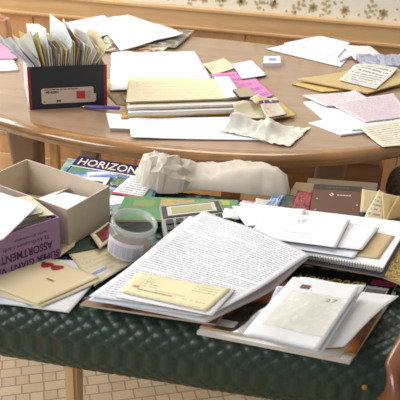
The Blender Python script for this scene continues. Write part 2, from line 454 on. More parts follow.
F.append(tuple(range(n))[::-1])
mesh_obj('cushion', V, F, dm, st, uv, smooth=True)
for k in range(4):
    a = PI / 4 + k * PI / 2; q = MB(); q.tube([(.46 + .13 * math.cos(a), 2.02 + .13 * math.sin(a), .41), (.46 + .17 * math.cos(a), 2.02 + .17 * math.sin(a), 0)], [.018, .013]); q.build('leg', stw, st, smooth=True)

# wooden chair at the far left behind the table
cw = wood('chair_wood', (214, 172, 122), (170, 122, 78), .35, (10, 10, 2))
ch = thing('wooden_chair', 'light wooden chair standing behind the left end of the oval table', 'chair', (-1.14, 2.13, 0))
for xx in (-1.37, -.985):
    q = MB(); q.hexa([(xx, 2.06, 0), (xx + .034, 2.06, 0), (xx + .034, 2.10, 0), (xx, 2.10, 0)], [(xx, 2.03, .815), (xx + .034, 2.03, .815), (xx + .034, 2.065, .815), (xx, 2.065, .815)])
    q.build('back_post', cw, ch, bevel=.006)
V = []; F = []
for i in range(21):
    a = i / 20; xx = -1.36 + .40 * a; top = .80 + .055 * math.sin(PI * min(1, max(0, a * .96 + .02))) ** .5; bot = .745 + .02 * math.sin(PI * a); yy = 2.045 - .02 * math.sin(PI * a)
    V += [(xx, yy - .011, bot), (xx, yy - .011, top), (xx, yy + .011, top), (xx, yy + .011, bot)]
for i in range(20):
    for k in range(4): F.append((i * 4 + k, (i + 1) * 4 + k, (i + 1) * 4 + (k + 1) % 4, i * 4 + (k + 1) % 4))
F += [(0, 1, 2, 3), (83, 82, 81, 80)]
mesh_obj('crest_rail', V, F, cw, ch)
for k in range(5):
    q = MB(); q.tube([(-1.26 + k * .065, 2.06, .45), (-1.26 + k * .065, 2.04, .76)], .007); q.build('spindle', cw, ch, smooth=True)
q = MB(); q.box(-1.35, -.93, 2.04, 2.44, .42, .45); q.build('seat', cw, ch, bevel=.01)
for xx in (-1.33, -.98):
    q = MB(); q.box(xx, xx + .034, 2.38, 2.414, 0, .42); q.build('leg', cw, ch, bevel=.004)

# ================================================================== GREEN QUILTED BENCH
m, nt, b = new_mat('green_quilted_vinyl'); g = N(nt)
tc = g.n('ShaderNodeTexCoord'); no = g.n('ShaderNodeTexNoise'); no.inputs['Scale'].default_value = 220; g.l(tc.outputs['Object'], no.inputs['Vector'])
g.l(g.mix(no.outputs['Fac'], srgb((40, 66, 54)), srgb((22, 40, 33))), b.inputs['Base Color']); b.inputs['Roughness'].default_value = .38; b.inputs['Specular IOR Level'].default_value = .55
bp = g.n('ShaderNodeBump'); bp.inputs['Strength'].default_value = .3; bp.inputs['Distance'].default_value = .001; g.l(no.outputs['Fac'], bp.inputs['Height']); g.l(bp.outputs[0], b.inputs['Normal'])
green = m
bench = thing('padded_bench', 'long green diamond quilted vinyl bench with wooden legs, heaped with papers', 'bench', (-.35, 1.07, 0))
BX0, BX1, BY0, BY1 = -1.15, .34, .790, 1.265; BH = .125; RAD = .052
prof = []; L = 0
pts = []
def arc(cx, cz, r, a0, a1, n): return [(cx + r * math.cos(a0 + (a1 - a0) * k / n), cz + r * math.sin(a0 + (a1 - a0) * k / n)) for k in range(n + 1)]
zt = ZB - .003
pts += [(BY0 + .10, zt - BH + .003), (BY0 + .07, zt - BH)] + arc(BY0 + RAD, zt - BH + RAD, RAD, 1.5 * PI, 1.0 * PI, 26)[1:] + arc(BY0 + RAD, zt - RAD, RAD, PI, .5 * PI, 30)
y = BY0 + RAD + .006
while y < BY1 - .04: pts.append((y, zt)); y += .003
pts += arc(BY1 - .04, zt - .04, .04, .5 * PI, 0, 10) + [(BY1, zt - BH + .01), (BY1 - .05, zt - BH)]
NX = 620; V = []; F = []; s_acc = [0]
for i in range(1, len(pts)): s_acc.append(s_acc[-1] + math.dist(pts[i], pts[i - 1]))
for i, (y, z) in enumerate(pts):
    a = pts[max(0, i - 1)]; c = pts[min(len(pts) - 1, i + 1)]; ty, tz = c[0] - a[0], c[1] - a[1]; ln = math.hypot(ty, tz) or 1; ny, nz = -tz / ln, ty / ln
    for k in range(NX + 1):
        x = BX0 + (BX1 - BX0) * k / NX; s = s_acc[i]
        A = (x / .0265 + s / .023 + .10 * math.sin(s * 90 + x * 11)) ; B = (x / .0265 - s / .023 + .10 * math.sin(x * 47 + s * 20))
        hgt = (abs(math.sin(PI * A)) * abs(math.sin(PI * B))) ** .38 * .0034 - .0030
        # soft sag on the front roll
        hgt += .0012 * noise.noise(Vector((x * 9, s * 9, 0)))
        yy, zz = y + ny * hgt, z + nz * hgt
        zz = min(zz, ZB - .0002)
        V.append((x, yy, zz))
for i in range(len(pts) - 1):
    for k in range(NX): a = i * (NX + 1) + k; F.append((a, a + 1, a + NX + 2, a + NX + 1))
cush = mesh_obj('cushion', V, F + [tuple(i * (NX + 1) for i in range(len(pts))), tuple(i * (NX + 1) + NX for i in range(len(pts)))[::-1]], green, bench, smooth=True)
blw = wood('bench_leg_wood', (214, 184, 140), (186, 150, 104), .4, (10, 10, 2))
q = MB(); q.box(BX0 + .06, BX1 - .06, BY0 + .16, BY1 - .06, zt - BH - .012, zt - BH + .002); q.build('base_board', blw, bench)
for lx, ly in ((-.329, .812), (-1.05, .812), (.22, .812), (-.73, 1.24), (.22, 1.24)):
    q = MB()
    z1 = zt - BH + (.022 if ly < 1 else .0)
    q.hexa([(lx + .004, ly + .004, 0), (lx + .016, ly + .004, 0), (lx + .016, ly + .02, 0), (lx + .004, ly + .02, 0)], [(lx, ly, z1), (lx + .021, ly, z1), (lx + .021, ly + .028, z1), (lx, ly + .028, z1)])
    q.hexa([(lx + .0075, ly - .0015, .02), (lx + .0145, ly - .0015, .02), (lx + .0145, ly + .005, .02), (lx + .0075, ly + .005, .02)], [(lx + .008, ly - .004, z1), (lx + .016, ly - .004, z1), (lx + .016, ly + .002, z1), (lx + .008, ly + .002, z1)])
    q.build('leg', blw, bench, bevel=.001)
# rounded wooden arm at the right end
arw = wood('bench_arm_wood', (150, 92, 56), (112, 64, 36), .22, (3, 3, 3), coat=.6)
ap = [(.300, 1.0, .745), (.255, .93, .757), (.205, .85, .762), (.168, .775, .757), (.150, .735, .735), (.144, .712, .700), (.143, .70, .655), (.145, .70, .60), (.15, .71, .50), (.15, .72, .30), (.15, .73, 0)]
q = MB(); q.tube(ap, [.016, .018, .019, .019, .019, .018, .017, .016, .016, .015, .014], 14)
q.build('armrest', arw, bench, smooth=True)
q = MB()
q.tube([(.120, .786, .655), (.120, .7825, .655)], [.004, .004], 12)
q.build('button', plain('tan_button', (176, 128, 84), .4), bench, smooth=True)

# ================================================================== THINGS ON THE OVAL TABLE
def T(*a, **k): return S(*a, hm=HT, **k)
# left end
T('booklet', 'white booklet lying at the left end of table beside black file box', 'booklet', [(-40, 58), (12, 56), (19, 70), (-40, 73)], WHITE, th=.004, side=SIDES)
T('folder', 'flat pink folder lying behind the white booklet at table left', 'folder', [(-40, 43), (10, 43), (18, 58), (-40, 61)], plain('pink_card', (208, 158, 190), .5, .05), th=.003)
# back heap
magA = collage('magazine_cover_autumn', [(60, 60, 56), (196, 180, 90), (214, 214, 200), (92, 84, 70), (190, 96, 60), (230, 226, 215)], 5, 3)
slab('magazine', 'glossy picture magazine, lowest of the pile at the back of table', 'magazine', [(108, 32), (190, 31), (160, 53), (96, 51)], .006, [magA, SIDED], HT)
slab('magazine', 'magazine with pale edges jutting right from under the white papers at back', 'magazine', [(118, 27), (194, 30), (176, 46), (110, 42)], .005, [collage('magazine_cover_pale', [(220, 214, 200), (150, 140, 120), (90, 84, 72), (225, 222, 214)], 6, 9), SIDES], HT)
T('paper_sheet', 'white sheet at back left, partly behind the upright envelopes', 'paper', [(58, 24), (104, 15), (128, 30), (66, 44)], COOL)
T('paper_sheet', 'narrow white sheet lying across back of the magazine pile', 'paper', [(112, 19), (150, 22), (174, 34), (140, 42)], COOL, th=.001, crumple=.002, cf=14, seed=4)
T('paper_sheet', 'large white sheet on top of the magazine pile behind file box', 'paper', [(96, 22), (128, 15), (184, 34), (121, 51)], WHITE, th=.002, crumple=.002, cf=14)
# centre pile
T('kraft_envelope', 'small tan envelope poking out between file box and letter pile', 'envelope', [(98, 79), (132, 80), (131, 92), (104, 96)], KRAFT, th=.001)
T('card', 'brown card tucked under the tan envelope beside the black file box', 'card', [(104, 90), (118, 90), (130, 106), (116, 104)], plain('brown_card', (150, 122, 96), .6, .05), th=.001)
T('paper_sheet', 'large blank white sheet behind the thick letter pile', 'paper', [(111, 53), (195, 51), (216, 86), (110, 90)], WHITE, th=.0025, side=SIDES)
slab('index_card_pack', 'small block of white cards near the front edge of table', 'card pack', [(106, 113), (136, 115), (138, 129), (110, 128)], .008, [WHITE, edges('card_edges', (190, 186, 178), (120, 112, 104))], HT)
T('paper_sheet', 'white sheet at the front edge of table under the letter pile', 'paper', [(128, 115), (236, 117), (262, 140), (131, 137)], page('white_front_page', (238, 238, 244), (170, 172, 190), 14, 30, .35), th=.0012)
T('manila_envelope', 'orange manila envelope at the bottom of the thick letter pile', 'envelope', [(130, 90), (238, 92), (240, 113), (121, 118)], ORANGE, th=.0015)
o, sf = T('letter_pile', 'thick pile of white letters in the middle of the table', 'papers', [(131, 87), (236, 88), (240, 109), (128, 113)], WHITE, th=.009, side=SIDES)
T('letter_pile', 'thinner bundle of letters lying over the thick white letter pile', 'papers', [(131, 83), (236, 84), (241, 104), (127, 108)], OFFW, th=.005, side=edges('grey_leaf_edges', (232, 228, 224), (186, 170, 158)), gap=.0008)
T('manila_envelope', 'faded tan and white envelope on top of the thick letter pile', 'envelope', [(129, 77), (222, 79), (239, 98), (126, 102)], page('faded_manila', (230, 218, 186), (196, 178, 138), 9, 12, .25, para=.3), th=.003, side=SIDEK)
# pen
pa = P(81, 106.5, ZT + .0045); pb = P(120, 108, ZT + .0125)
pen = thing('pen', 'purple pen lying in front of the black file box', 'pen', (pa.x, pa.y, ZT))
dv = (pb - pa); 
q = MB(); q.tube([pa + dv * .12, pa + dv * .14, pa + dv * .5, pa + dv * .97, pa + dv], [.0032, .0042, .0046, .0048, .003], 12); q.build('barrel', plain('purple_plastic', (92, 72, 150), .3, 0), pen, smooth=True)
q = MB(); q.tube([pa, pa + dv * .05, pa + dv * .125], [.0007, .0022, .0034], 10); q.build('tip', plain('brass_tip', (190, 160, 110), .3, 0, metal=1), pen, smooth=True)
# right of the pile
T('envelope', 'cream envelope at the rear right of the thick letter pile', 'envelope', [(203, 64), (224, 58), (238, 67), (214, 75)], CREAM2, th=.001)
T('pink_slip', 'long pink printed slip beside the letter pile', 'paper slip', [(211, 74), (247, 70), (274, 95), (240, 99)], PINK, th=.0008)
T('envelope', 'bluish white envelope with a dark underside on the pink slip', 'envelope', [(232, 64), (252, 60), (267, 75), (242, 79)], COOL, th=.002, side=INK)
T('envelope', 'white envelope covering the left half of the pink slip', 'envelope', [(214, 77), (229, 76), (243, 96), (226, 98)], COOL, th=.0012)
T('manila_envelope', 'tan envelope with its corner showing right of the letter pile', 'envelope', [(243, 99), (276, 97), (297, 115), (262, 121)], KRAFTY, th=.001)
T('card', 'cream card between the pink slip and the crumpled tissue', 'card', [(232, 103), (262, 100), (272, 118), (236, 118)], CREAM2, th=.001)
o, sf, z = slab('matchbox', 'small flat tan box with a black side by the letter pile', 'box', [(233, 89), (248, 87), (257, 96), (240, 97)], .007, [plain('tan_box_card', (176, 158, 132), .6, .04), INK], HT)
T('card', 'narrow cream card lying in front of the pink slip', 'card', [(250, 98), (277, 97), (280, 101), (256, 103)], CREAM, th=.001)
o, sf = T('greeting_card', 'small white card with purple band and brown picture', 'card', [(259, 101), (278, 100), (287, 114), (267, 118)], OFFW, th=.002, side=DKINK)
patch('picture', o, sf, .08, .55, .1, .7, collage('faded_picture', [(196, 160, 120), (225, 205, 180), (240, 230, 220)], 3, 5))
patch('band', o, sf, 0, 1, .82, 1, plain('purple_print', (112, 60, 112), .5, 0))
T('crumpled_tissue', 'crumpled white tissue scrap lying at the front middle of table', 'tissue', [(236, 113), (270, 124), (252, 138), (217, 131)], OFFW, th=.0008, crumple=.004, cf=44, jag=.004)
T('crumpled_tissue', 'crumpled white tissue scrap at front edge, right one of two', 'tissue', [(270, 122), (311, 128), (290, 147), (249, 138)], OFFW, th=.0008, crumple=.004, cf=44, seed=9, jag=.004)
# small white box
o, sf, z = slab('small_box', 'tiny white box standing alone at the back of table', 'box', [(264, 56), (280, 56), (281, 63), (263, 63)], .012, [WHITE, plain('lilac_white_card', (220, 216, 226), .6, .02)], HT)
patch('print', o, sf, .3, .75, .3, .7, plain('faint_violet', (160, 150, 176), .6, 0))
# white envelopes at the back right
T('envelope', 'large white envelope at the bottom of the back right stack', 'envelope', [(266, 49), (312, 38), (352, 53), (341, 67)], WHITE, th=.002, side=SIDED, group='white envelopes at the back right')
T('envelope', 'white envelope lying on the middle of the back right stack', 'envelope', [(284, 43), (318, 36), (366, 50), (340, 61)], COOL, th=.004, side=SIDES, group='white envelopes at the back right')
T('envelope', 'topmost white envelope of the back right stack', 'envelope', [(292, 43), (322, 36), (350, 43), (338, 57)], WHITE, th=.003, crumple=.0015, cf=20, group='white envelopes at the back right')
T('envelope', 'white envelope jutting right from the back right stack', 'envelope', [(342, 45), (370, 46), (382, 55), (356, 60)], WHITE, th=.002, group='white envelopes at the back right')
# bubble wrap
m, nt, b = new_mat('bubble_wrap'); g = N(nt); b.inputs['Base Color'].default_value = srgb((176, 180, 200)); b.inputs['Roughness'].default_value = .25
tc = g.n('ShaderNodeTexCoord'); vo = g.n('ShaderNodeTexVoronoi'); vo.inputs['Scale'].default_value = 110; g.l(tc.outputs['Object'], vo.inputs['Vector'])
bp = g.n('ShaderNodeBump'); bp.invert = True; bp.inputs['Distance'].default_value = .004; g.l(vo.outputs['Distance'], bp.inputs['Height']); g.l(bp.outputs[0], b.inputs['Normal'])
T('bubble_wrap', 'bluish grey bubble wrap at the right back of the table', 'bubble wrap', [(356, 55), (440, 52), (450, 64), (366, 68)], m, th=.012, crumple=.006, cf=40)
# manila envelopes
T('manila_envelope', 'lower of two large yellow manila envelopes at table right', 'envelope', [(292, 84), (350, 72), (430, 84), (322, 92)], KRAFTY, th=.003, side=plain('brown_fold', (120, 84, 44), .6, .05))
T('manila_envelope', 'upper of two large yellow manila envelopes at table right', 'envelope', [(296, 79), (362, 66), (440, 74), (368, 93)], KRAFT, th=.003, side=SIDEK)
T('paper_sheet', 'handwritten white letter lying on the yellow manila envelopes', 'letter', [(358, 64), (398, 68), (376, 89), (339, 80)], page('handwritten_page', (224, 220, 214), (90, 88, 92), 9, 10, .6, para=.2), th=.001, crumple=.001, cf=30)
# right letters
T('paper_sheet', 'white sheet at the bottom of the right hand letters', 'paper', [(308, 123), (330, 118), (352, 128), (340, 135)], COOL)
T('paper_sheet', 'slanting white sheet under the pinkish letters at table right', 'paper', [(303, 102), (330, 98), (384, 130), (341, 135)], COOL, th=.003, side=SIDES)
T('paper_sheet', 'white sheet below the pinkish letters, near the right edge', 'paper', [(318, 110), (400, 108), (420, 126), (352, 130)], WHITE, th=.002)
T('letter', 'creamy printed letter nearest the camera at table right', 'letter', [(358, 127), (410, 118), (440, 142), (383, 147)], page('cream_page', (226, 218, 200), (170, 150, 140), 12, 30, .5, para=.2), th=.0008)
T('letter', 'folded pinkish letter at the back of the right hand pile', 'letter', [(302, 95), (356, 90), (384, 105), (326, 106)], PINKW, th=.0015)
T('letter', 'folded pinkish letter with tiny print on top of right pile', 'letter', [(331, 104), (394, 93), (412, 116), (366, 122)], page('pinkish_letter_print', (222, 206, 212), (170, 140, 160), 24, 40, .55, para=.15), th=.0015, seed=5)

# ------------------------------------------------ black file box with upright envelopes
A0 = Vector((-.647, 1.469, ZT)); UU = Vector((.162, .083, 0)); BW = UU.length; UU.normalize(); VV = Vector((-UU.y, UU.x, 0)); BHT = .102; BD = .17
fb = thing('file_box', 'black cardboard file box with red edges and a paper label', 'box', A0)
blk = plain('black_card', (36, 40, 46), .45, .08, 60); red = plain('red_tape', (150, 34, 62), .5, .02); ins = plain('inner_card', (206, 200, 192), .7, .03)
def L(u, v, z): return A0 + UU * u + VV * v + Vector((0, 0, z))
def lbox(b, u0, u1, v0, v1, z0, z1, m=0, fl=0):
    b.hexa([L(u0, v0, z0), L(u1, v0, z0), L(u1, v1, z0), L(u0, v1, z0)], [L(u0 - fl, v0, z1), L(u1 + fl, v0, z1), L(u1 + fl, v1, z1), L(u0 - fl, v1, z1)], m)
b = MB(); lbox(b, 0, BW, 0, .003, .0005, BHT); b.build('front_panel', blk, fb)
b = MB(); lbox(b, 0, BW, BD - .003, BD, .0005, BHT); b.build('back_panel', blk, fb)
b = MB(); lbox(b, .003, BW - .003, .003, BD - .003, .0005, .003); b.build('bottom', blk, fb)
for uu in (0, BW - .003):
    b = MB(); lbox(b, uu, uu + .003, .0032, BD - .0032, .0005, BHT); b.build('side_panel', ins, fb)
for u0, u1 in ((-.0006, .0062), (BW - .0062, BW + .0006)):
    b = MB(); lbox(b, u0, u1, -.0008, .0004, .0005, BHT + .0005); b.build('red_edge', red, fb)
fs = plane_surf(L(0, -.0002, 0), UU * BW, Vector((0, 0, BHT)), -VV)
lm = plain('label_card', (206, 186, 168), .6, .04)
lb = patch('paper_label', fb, fs, .155, .855, .13, .50, lm, .0012, outline=[(0, .06), (.03, 0), (.97, 0), (1, .06), (1, .55), (.955, .55), (.955, .93), (.93, 1), (.03, 1), (0, .93)])
rim = plain('dark_brown_print', (58, 44, 44), .6, 0)
for a in range(9): patch('printed_line', lb, fs, .20 + a * .048, .20 + a * .048 + .036, .455, .475, rim, .0016, 1)
lettering('40-6201', lb, fs, .205, .37, .375, .435, INK, lift=.0017, bold=.03)
lettering('6', lb, fs, .18, .20, .165, .205, INK, lift=.0017, bold=.02); lettering('M', lb, fs, .345, .395, .165, .215, INK, lift=.0017, bold=.04)
patch('red_square', lb, fs, .60, .715, .22, .41, plain('label_red', (206, 54, 60), .5, .02), .0016, 1)
for a in range(3): patch('printed_line', lb, fs, .615, .70, .25 + a * .05, .265 + a * .05, plain('label_dark_red', (140, 40, 46), .5, .0), .002, 1)
patch('grey_square', lb, fs, .725, .785, .22, .40, collage('grey_stamp', [(90, 100, 100), (190, 180, 168), (110, 116, 112)], 9, 1), .0016, 1)
# upright envelopes: thin paper that lets some daylight through
def thin(mat, f=.4):
    k = ('thin', mat.name)
    if k in _cache: return _cache[k]
    m = mat.copy(); nt = m.node_tree; g = N(nt); b = nt.nodes['Principled BSDF']; out = next(n for n in nt.nodes if n.type == 'OUTPUT_MATERIAL')
    t_ = g.n('ShaderNodeBsdfTranslucent'); mx = g.n('ShaderNodeMixShader'); mx.inputs[0].default_value = f
    if b.inputs['Base Color'].links: g.l(b.inputs['Base Color'].links[0].from_socket, t_.inputs[0])
    else: t_.inputs[0].default_value = b.inputs['Base Color'].default_value
    g.l(b.outputs[0], mx.inputs[1]); g.l(t_.outputs[0], mx.inputs[2]); g.l(mx.outputs[0], out.inputs[0])
    _cache[k] = m; return m
cards = []
R = random.Random(11)
spec = [  # u position, twist (deg), front height, back height, lean, material, label
 (.010, 52, .150, .165, -.040, COOL, 'leftmost white envelope leaning out of the file box'),
 (.016, 40, .135, .150, -.026, WHITE, 'white envelope second from left in the file box'),
 (.022, 34, .128, .120, -.018, page('grey_print_a', (196, 192, 200), (110, 110, 130), 8, 12, .5), 'grey printed slip near the left of file box'),
 (.031, 26, .178, .150, -.012, OFFW, 'tall white pointed envelope at left of the file box'),
 (.036, 25, .120, .135, -.010, plain('brown_env', (150, 110, 80), .7, .05), 'short brown envelope beside the tall white one in box'),
 (.041, 24, .172, .168, -.010, YELLOW, 'yellow envelope just right of the tall white pointed one'),
 (.047, 24, .150, .140, -.006, KRAFT, 'tan envelope behind the yellow one in file box'),
 (.053, 13, .182, .165, -.004, WHITE, 'tallest white envelope left of centre in file box'),
 (.058, 13, .140, .150, -.002, OFFW, None), (.063, 13, .118, .138, 0, OLIVE, None), (.068, 13, .142, .128, 0, GREYP, None),
 (.073, 13, .125, .145, .002, OFFW, None), (.078, 13, .140, .132, .002, CREAM, None), (.083, 13, .128, .122, 0, OLIVE, None),
 (.088, 13, .138, .142, .003, CREAM2, None), (.093, 13, .122, .135, .002, KRAFT, None), (.098, 13, .145, .130, .004, OFFW, None),
 (.103, 13, .160, .178, .002, WHITE, 'tall pale envelope right of centre in file box'), (.108, 13, .150, .166, .003, YELLOW, 'yellow envelope right of centre in file box'),
 (.113, 13, .132, .130, .004, OLIVE, None), (.118, 13, .150, .165, .004, plain('dusty_rose', (176, 130, 130), .7, .04), 'dusty pink envelope right of centre in file box'),
 (.123, 13, .125, .135, .005, GREYP, None), (.128, 12, .148, .172, .005, WHITE, 'tall white envelope near the right of file box'), (.133, 12, .150, .160, .006, plain('pale_lime', (222, 220, 160), .7, .04), 'pale lime envelope near the right of file box'),
 (.138, 18, .128, .138, .006, CREAM, None), (.143, 18, .145, .150, .008, OFFW, None), (.148, 12, .130, .150, .010, OFFW, None),
 (.153, 14, .140, .128, .012, KRAFT, None), (.158, 12, .128, .140, .014, OFFW, None), (.165, 8, .135, .150, .016, CREAM, 'rightmost cream envelope in the file box')]
for k, (u, tw_, h0, h1, lean, mt, lab) in enumerate(spec):
    u = min(u, BW - .012); 
    d = UU * -math.sin(math.radians(tw_)) + VV * math.cos(math.radians(tw_))
    umax = u - .0045; Ln = min(.15, umax / max(.05, math.sin(math.radians(tw_))) ) if tw_ > 0 else .15
    Ln = min(Ln, (BD - .012) / math.cos(math.radians(tw_)))
    extra = max(0, .075 - Ln)
    p0 = L(u, .007, .004); p1 = p0 + d * Ln
    lv = UU * (lean * 1.3 + R.uniform(-.0012, .0012)) + (0 if k in (0, 1, 3, 7, 17, 22) else 1) * Vector((0, 0, -.002))
    rr = R.uniform(-.009, .009)
    up0 = p0 + Vector((0, 0, h0 + rr)) + lv - d * (.0 if k > 3 else -.004); up1 = p1 + Vector((0, 0, h1 - rr)) + lv
    if k < 4: up1 = p1 + Vector((0, 0, h1)) + lv * 1.4 - UU * .004 + VV * .03
    # side notch: points along the top (slightly pointed like a flap)
    k0 = p0 + Vector((0, 0, BHT + .002 - .004)); k1 = p1 + Vector((0, 0, BHT + .002 - .004))
    mid = up0 + (up1 - up0) * R.uniform(.3, .7) + Vector((0, 0, R.choice([-.012, .006, .012, .018])))
    nrm = UU * math.cos(math.radians(tw_)) + VV * math.sin(math.radians(tw_)); h = nrm * .0007
    ring = [p0, p1, k1, up1, mid, up0, k0]
    V = [p + h for p in ring] + [p - h for p in ring]
    F = [(0, 1, 2, 6), (6, 2, 3, 4, 5), (13, 9, 8, 7), (12, 11, 10, 9, 13)] + [(i, i + 7, (i + 1) % 7 + 7, (i + 1) % 7) for i in range(7)]
    o = mesh_obj('envelope', V, F, thin(mt, .15), None, [(0, 0), (1, 0), (1, .7), (1, 1), (.5, 1), (0, 1), (0, .7)] * 2)
    tag(o, lab or 'one of the tightly packed cream, tan and grey envelopes mid file box', 'envelope', 'envelopes filed in the black box' if lab else 'small packed envelopes in the black box')

# ================================================================== THINGS ON THE GREEN BENCH
# --- back left: magazines
def magazine(label, px, cover, th=.005, sides=SIDES, hm=HB, name='magazine'): return slab(name, label, 'magazine', px, th, [cover, sides], hm)
o, sf, z = magazine('magazine with teal edge under the one titled HORIZONS', [(68, 158), (150, 170), (128, 214), (44, 196)], collage('teal_cover', [(80, 120, 120), (150, 180, 170), (60, 80, 90)], 4, 2), .004)
skyc = plain('blue_cover', (60, 78, 160), .25, .1, 30)
o, sf, z = magazine('magazine titled HORIZONS with deep blue cover', [(79, 156), (163, 170), (150, 206), (52, 188)], skyc, .005)
patch('title_band', o, sf, 0, 1, .70, 1, plain('navy_print', (36, 34, 92), .25, .05), .0002)
cr = plain('cream_print', (226, 214, 190), .4, .02)
lettering('HORIZONS', o, sf, .05, .80, .745, .95, cr, lift=.0006, bold=.012)
patch('white_rule', o, sf, 0, 1, .67, .70, cr, .0003)
patch('cover_picture', o, sf, .02, .98, .05, .66, collage('cover_sky', [(50, 66, 160), (70, 92, 180), (96, 140, 80), (90, 120, 180), (225, 230, 240), (236, 238, 244)], 2.2, 4), .0003)
T_ = S
o, sf = S('card', 'white card with black wedge print lying on the blue magazine', 'card', [(64, 176), (113, 178), (105, 192), (52, 192)], WHITE, th=.001)
patch('wedge', o, sf, .62, .86, .5, .8, INK, .0004, outline=[(0, .9), (1, .6), (1, 0)])
patch('dark_strip', o, sf, .94, 1, 0, 1, INK, .0004)
o, sf = S('leaflet', 'white leaflet with blue and green picture strip by blue magazine', 'leaflet', [(116, 176), (129, 179), (121, 187), (111, 185)], collage('strip_picture', [(50, 70, 140), (120, 150, 70), (40, 60, 60), (230, 230, 230)], 5, 4), th=.0008)
o, sf = S('leaflet', 'white text leaflet right of the blue magazine with red rule', 'leaflet', [(131, 176), (156, 181), (142, 198), (111, 193)], page('leaflet_text', (228, 226, 230), (110, 110, 130), 9, 14, .6, para=.2), th=.0008)
patch('red_rule', o, sf, 0, 1, 0, .07, plain('red_print', (206, 50, 80), .5, 0), .0004)
S('paper_sheet', 'white sheet beside the grey carton under the text leaflet', 'paper', [(111, 195), (133, 198), (126, 208), (106, 210)], WHITE)
S('leaflet', 'grey and teal leaflet between carton and green folder', 'leaflet', [(106, 206), (124, 203), (119, 214), (106, 216)], collage('teal_leaf', [(60, 90, 96), (150, 170, 176), (70, 110, 110)], 5, 8))
# --- green folder
o, sf, z = slab('green_folder', 'bright green folder with tan stamp lying behind the glass jar', 'folder', [(125, 196), (238, 200), (236, 220), (114, 220)], .004, [plain('leaf_green_card', (98, 152, 98), .5, .12, 30), SIDEK])
patch('tan_sticker', o, sf, .33, .62, .62, .92, collage('tan_stamp', [(170, 136, 90), (196, 160, 110), (120, 140, 84)], 4, 3), .0003)
patch('faded_mark', o, sf, .10, .28, .55, .85, collage('rust_mark', [(98, 152, 98), (120, 150, 92), (160, 120, 84)], 5, 6), .0003)
patch('yellow_label', o, sf, .80, .93, .7, .95, plain('yellow_green_label', (170, 176, 84), .5, .05), .0003)
# --- calculator
zc = ZB + .0055; q = world([(159, 207), (219, 201), (236, 236), (166, 246)], HB, zc + .013); c4 = [Vector((p.x, p.y, zc)) for p in q]
calc = thing('calculator', 'grey desk calculator with beige display, half under the printed letter', 'calculator', (c4[3] + c4[1]) / 2)
def calc_s(u, v, dz=0): p = bil(c4, u, v); return Vector((p.x, p.y, zc + .010 + .006 * v + dz))
b = MB(); cc = [(0, 0), (1, 0), (1, 1), (0, 1)]
b.hexa([Vector((*bil(c4, u, v).xy, zc)) for u, v in cc], [calc_s(u, v) for u, v in cc]); b.build('body', plain('grey_plastic', (152, 152, 156), .4, .03), calc, bevel=.0015)
def cbox(name, u0, u1, v0, v1, h, m, par=calc, lo=-.0005):
    b = MB(); b.hexa([calc_s(u0, v0, lo), calc_s(u1, v0, lo), calc_s(u1, v1, lo), calc_s(u0, v1, lo)], [calc_s(u0, v0, h), calc_s(u1, v0, h), calc_s(u1, v1, h), calc_s(u0, v1, h)]); return b.build(name, m, par)
cbox('display_surround', .03, .97, .66, .95, .0012, plain('charcoal_plastic', (60, 62, 60), .3, .02))
cbox('display_bezel', .11, .89, .69, .92, .0022, plain('beige_bezel', (206, 200, 178), .4, .02))
cbox('display', .18, .82, .73, .88, .0028, plain('lcd_olive', (176, 172, 128), .15, .05))
kb = plain('dark_key', (44, 44, 48), .4, 0)
for r_ in range(4):
    for c_ in range(6): cbox('key', .06 + c_ * .155, .06 + c_ * .155 + .11, .48 - r_ * .14, .58 - r_ * .14, .004, kb)
for a in range(41):
    for c in range(41): p = bil(q, a / 40, c / 40); HB.put(p.x, p.y, zc + .0165)
# --- back right pieces
o, sf = S('card', 'small white card printed in red behind the long letters', 'card', [(243, 200), (264, 203), (252, 213), (234, 210)], collage('red_white_card', [(230, 226, 226), (222, 216, 218), (196, 110, 120), (232, 228, 228)], 9, 4), th=.001)
S('paper_scrap', 'torn white scrap at the back end of the calculator', 'paper', [(224, 209), (242, 211), (240, 219), (222, 219)], WHITE, th=.001, crumple=.002, jag=.003)
S('paper_scrap', 'torn grey white scrap right of the red printed card', 'paper', [(256, 199), (275, 201), (268, 212), (252, 211)], OFFW, th=.001, crumple=.0015, jag=.002)
o, sf, z = slab('flat_box', 'flat beige box at the very back of bench under the table', 'box', [(308, 178), (378, 183), (376, 192), (306, 188)], .008, [plain('beige_board', (112, 94, 72), .6, .05), plain('grey_board', (120, 112, 104), .6, .05)])
S('kraft_envelope', 'dull kraft envelope left of the dark brown folder', 'envelope', [(296, 182), (318, 184), (308, 204), (286, 198)], plain('dull_kraft', (140, 118, 88), .7, .05), th=.001)
S('postcard', 'blue and white picture postcard nearest the paper bag', 'postcard', [(272, 196), (286, 195), (277, 213), (262, 212)], collage('blue_postcard', [(40, 70, 120), (90, 130, 180), (200, 205, 215), (40, 60, 90)], 4, 7), th=.0008)
S('postcard', 'dark teal postcard between the blue one and dark brown folder', 'postcard', [(287, 194), (300, 197), (294, 214), (276, 213)], collage('teal_postcard', [(30, 50, 54), (60, 70, 60), (120, 90, 60)], 4, 3), th=.0008)
S('postcard', 'red and violet postcard touching the dark brown folder', 'postcard', [(298, 190), (315, 194), (309, 216), (290, 214)], collage('red_postcard', [(60, 30, 90), (40, 40, 90), (180, 60, 50), (150, 50, 60), (60, 40, 40), (210, 190, 190)], 4, 5), th=.0008)
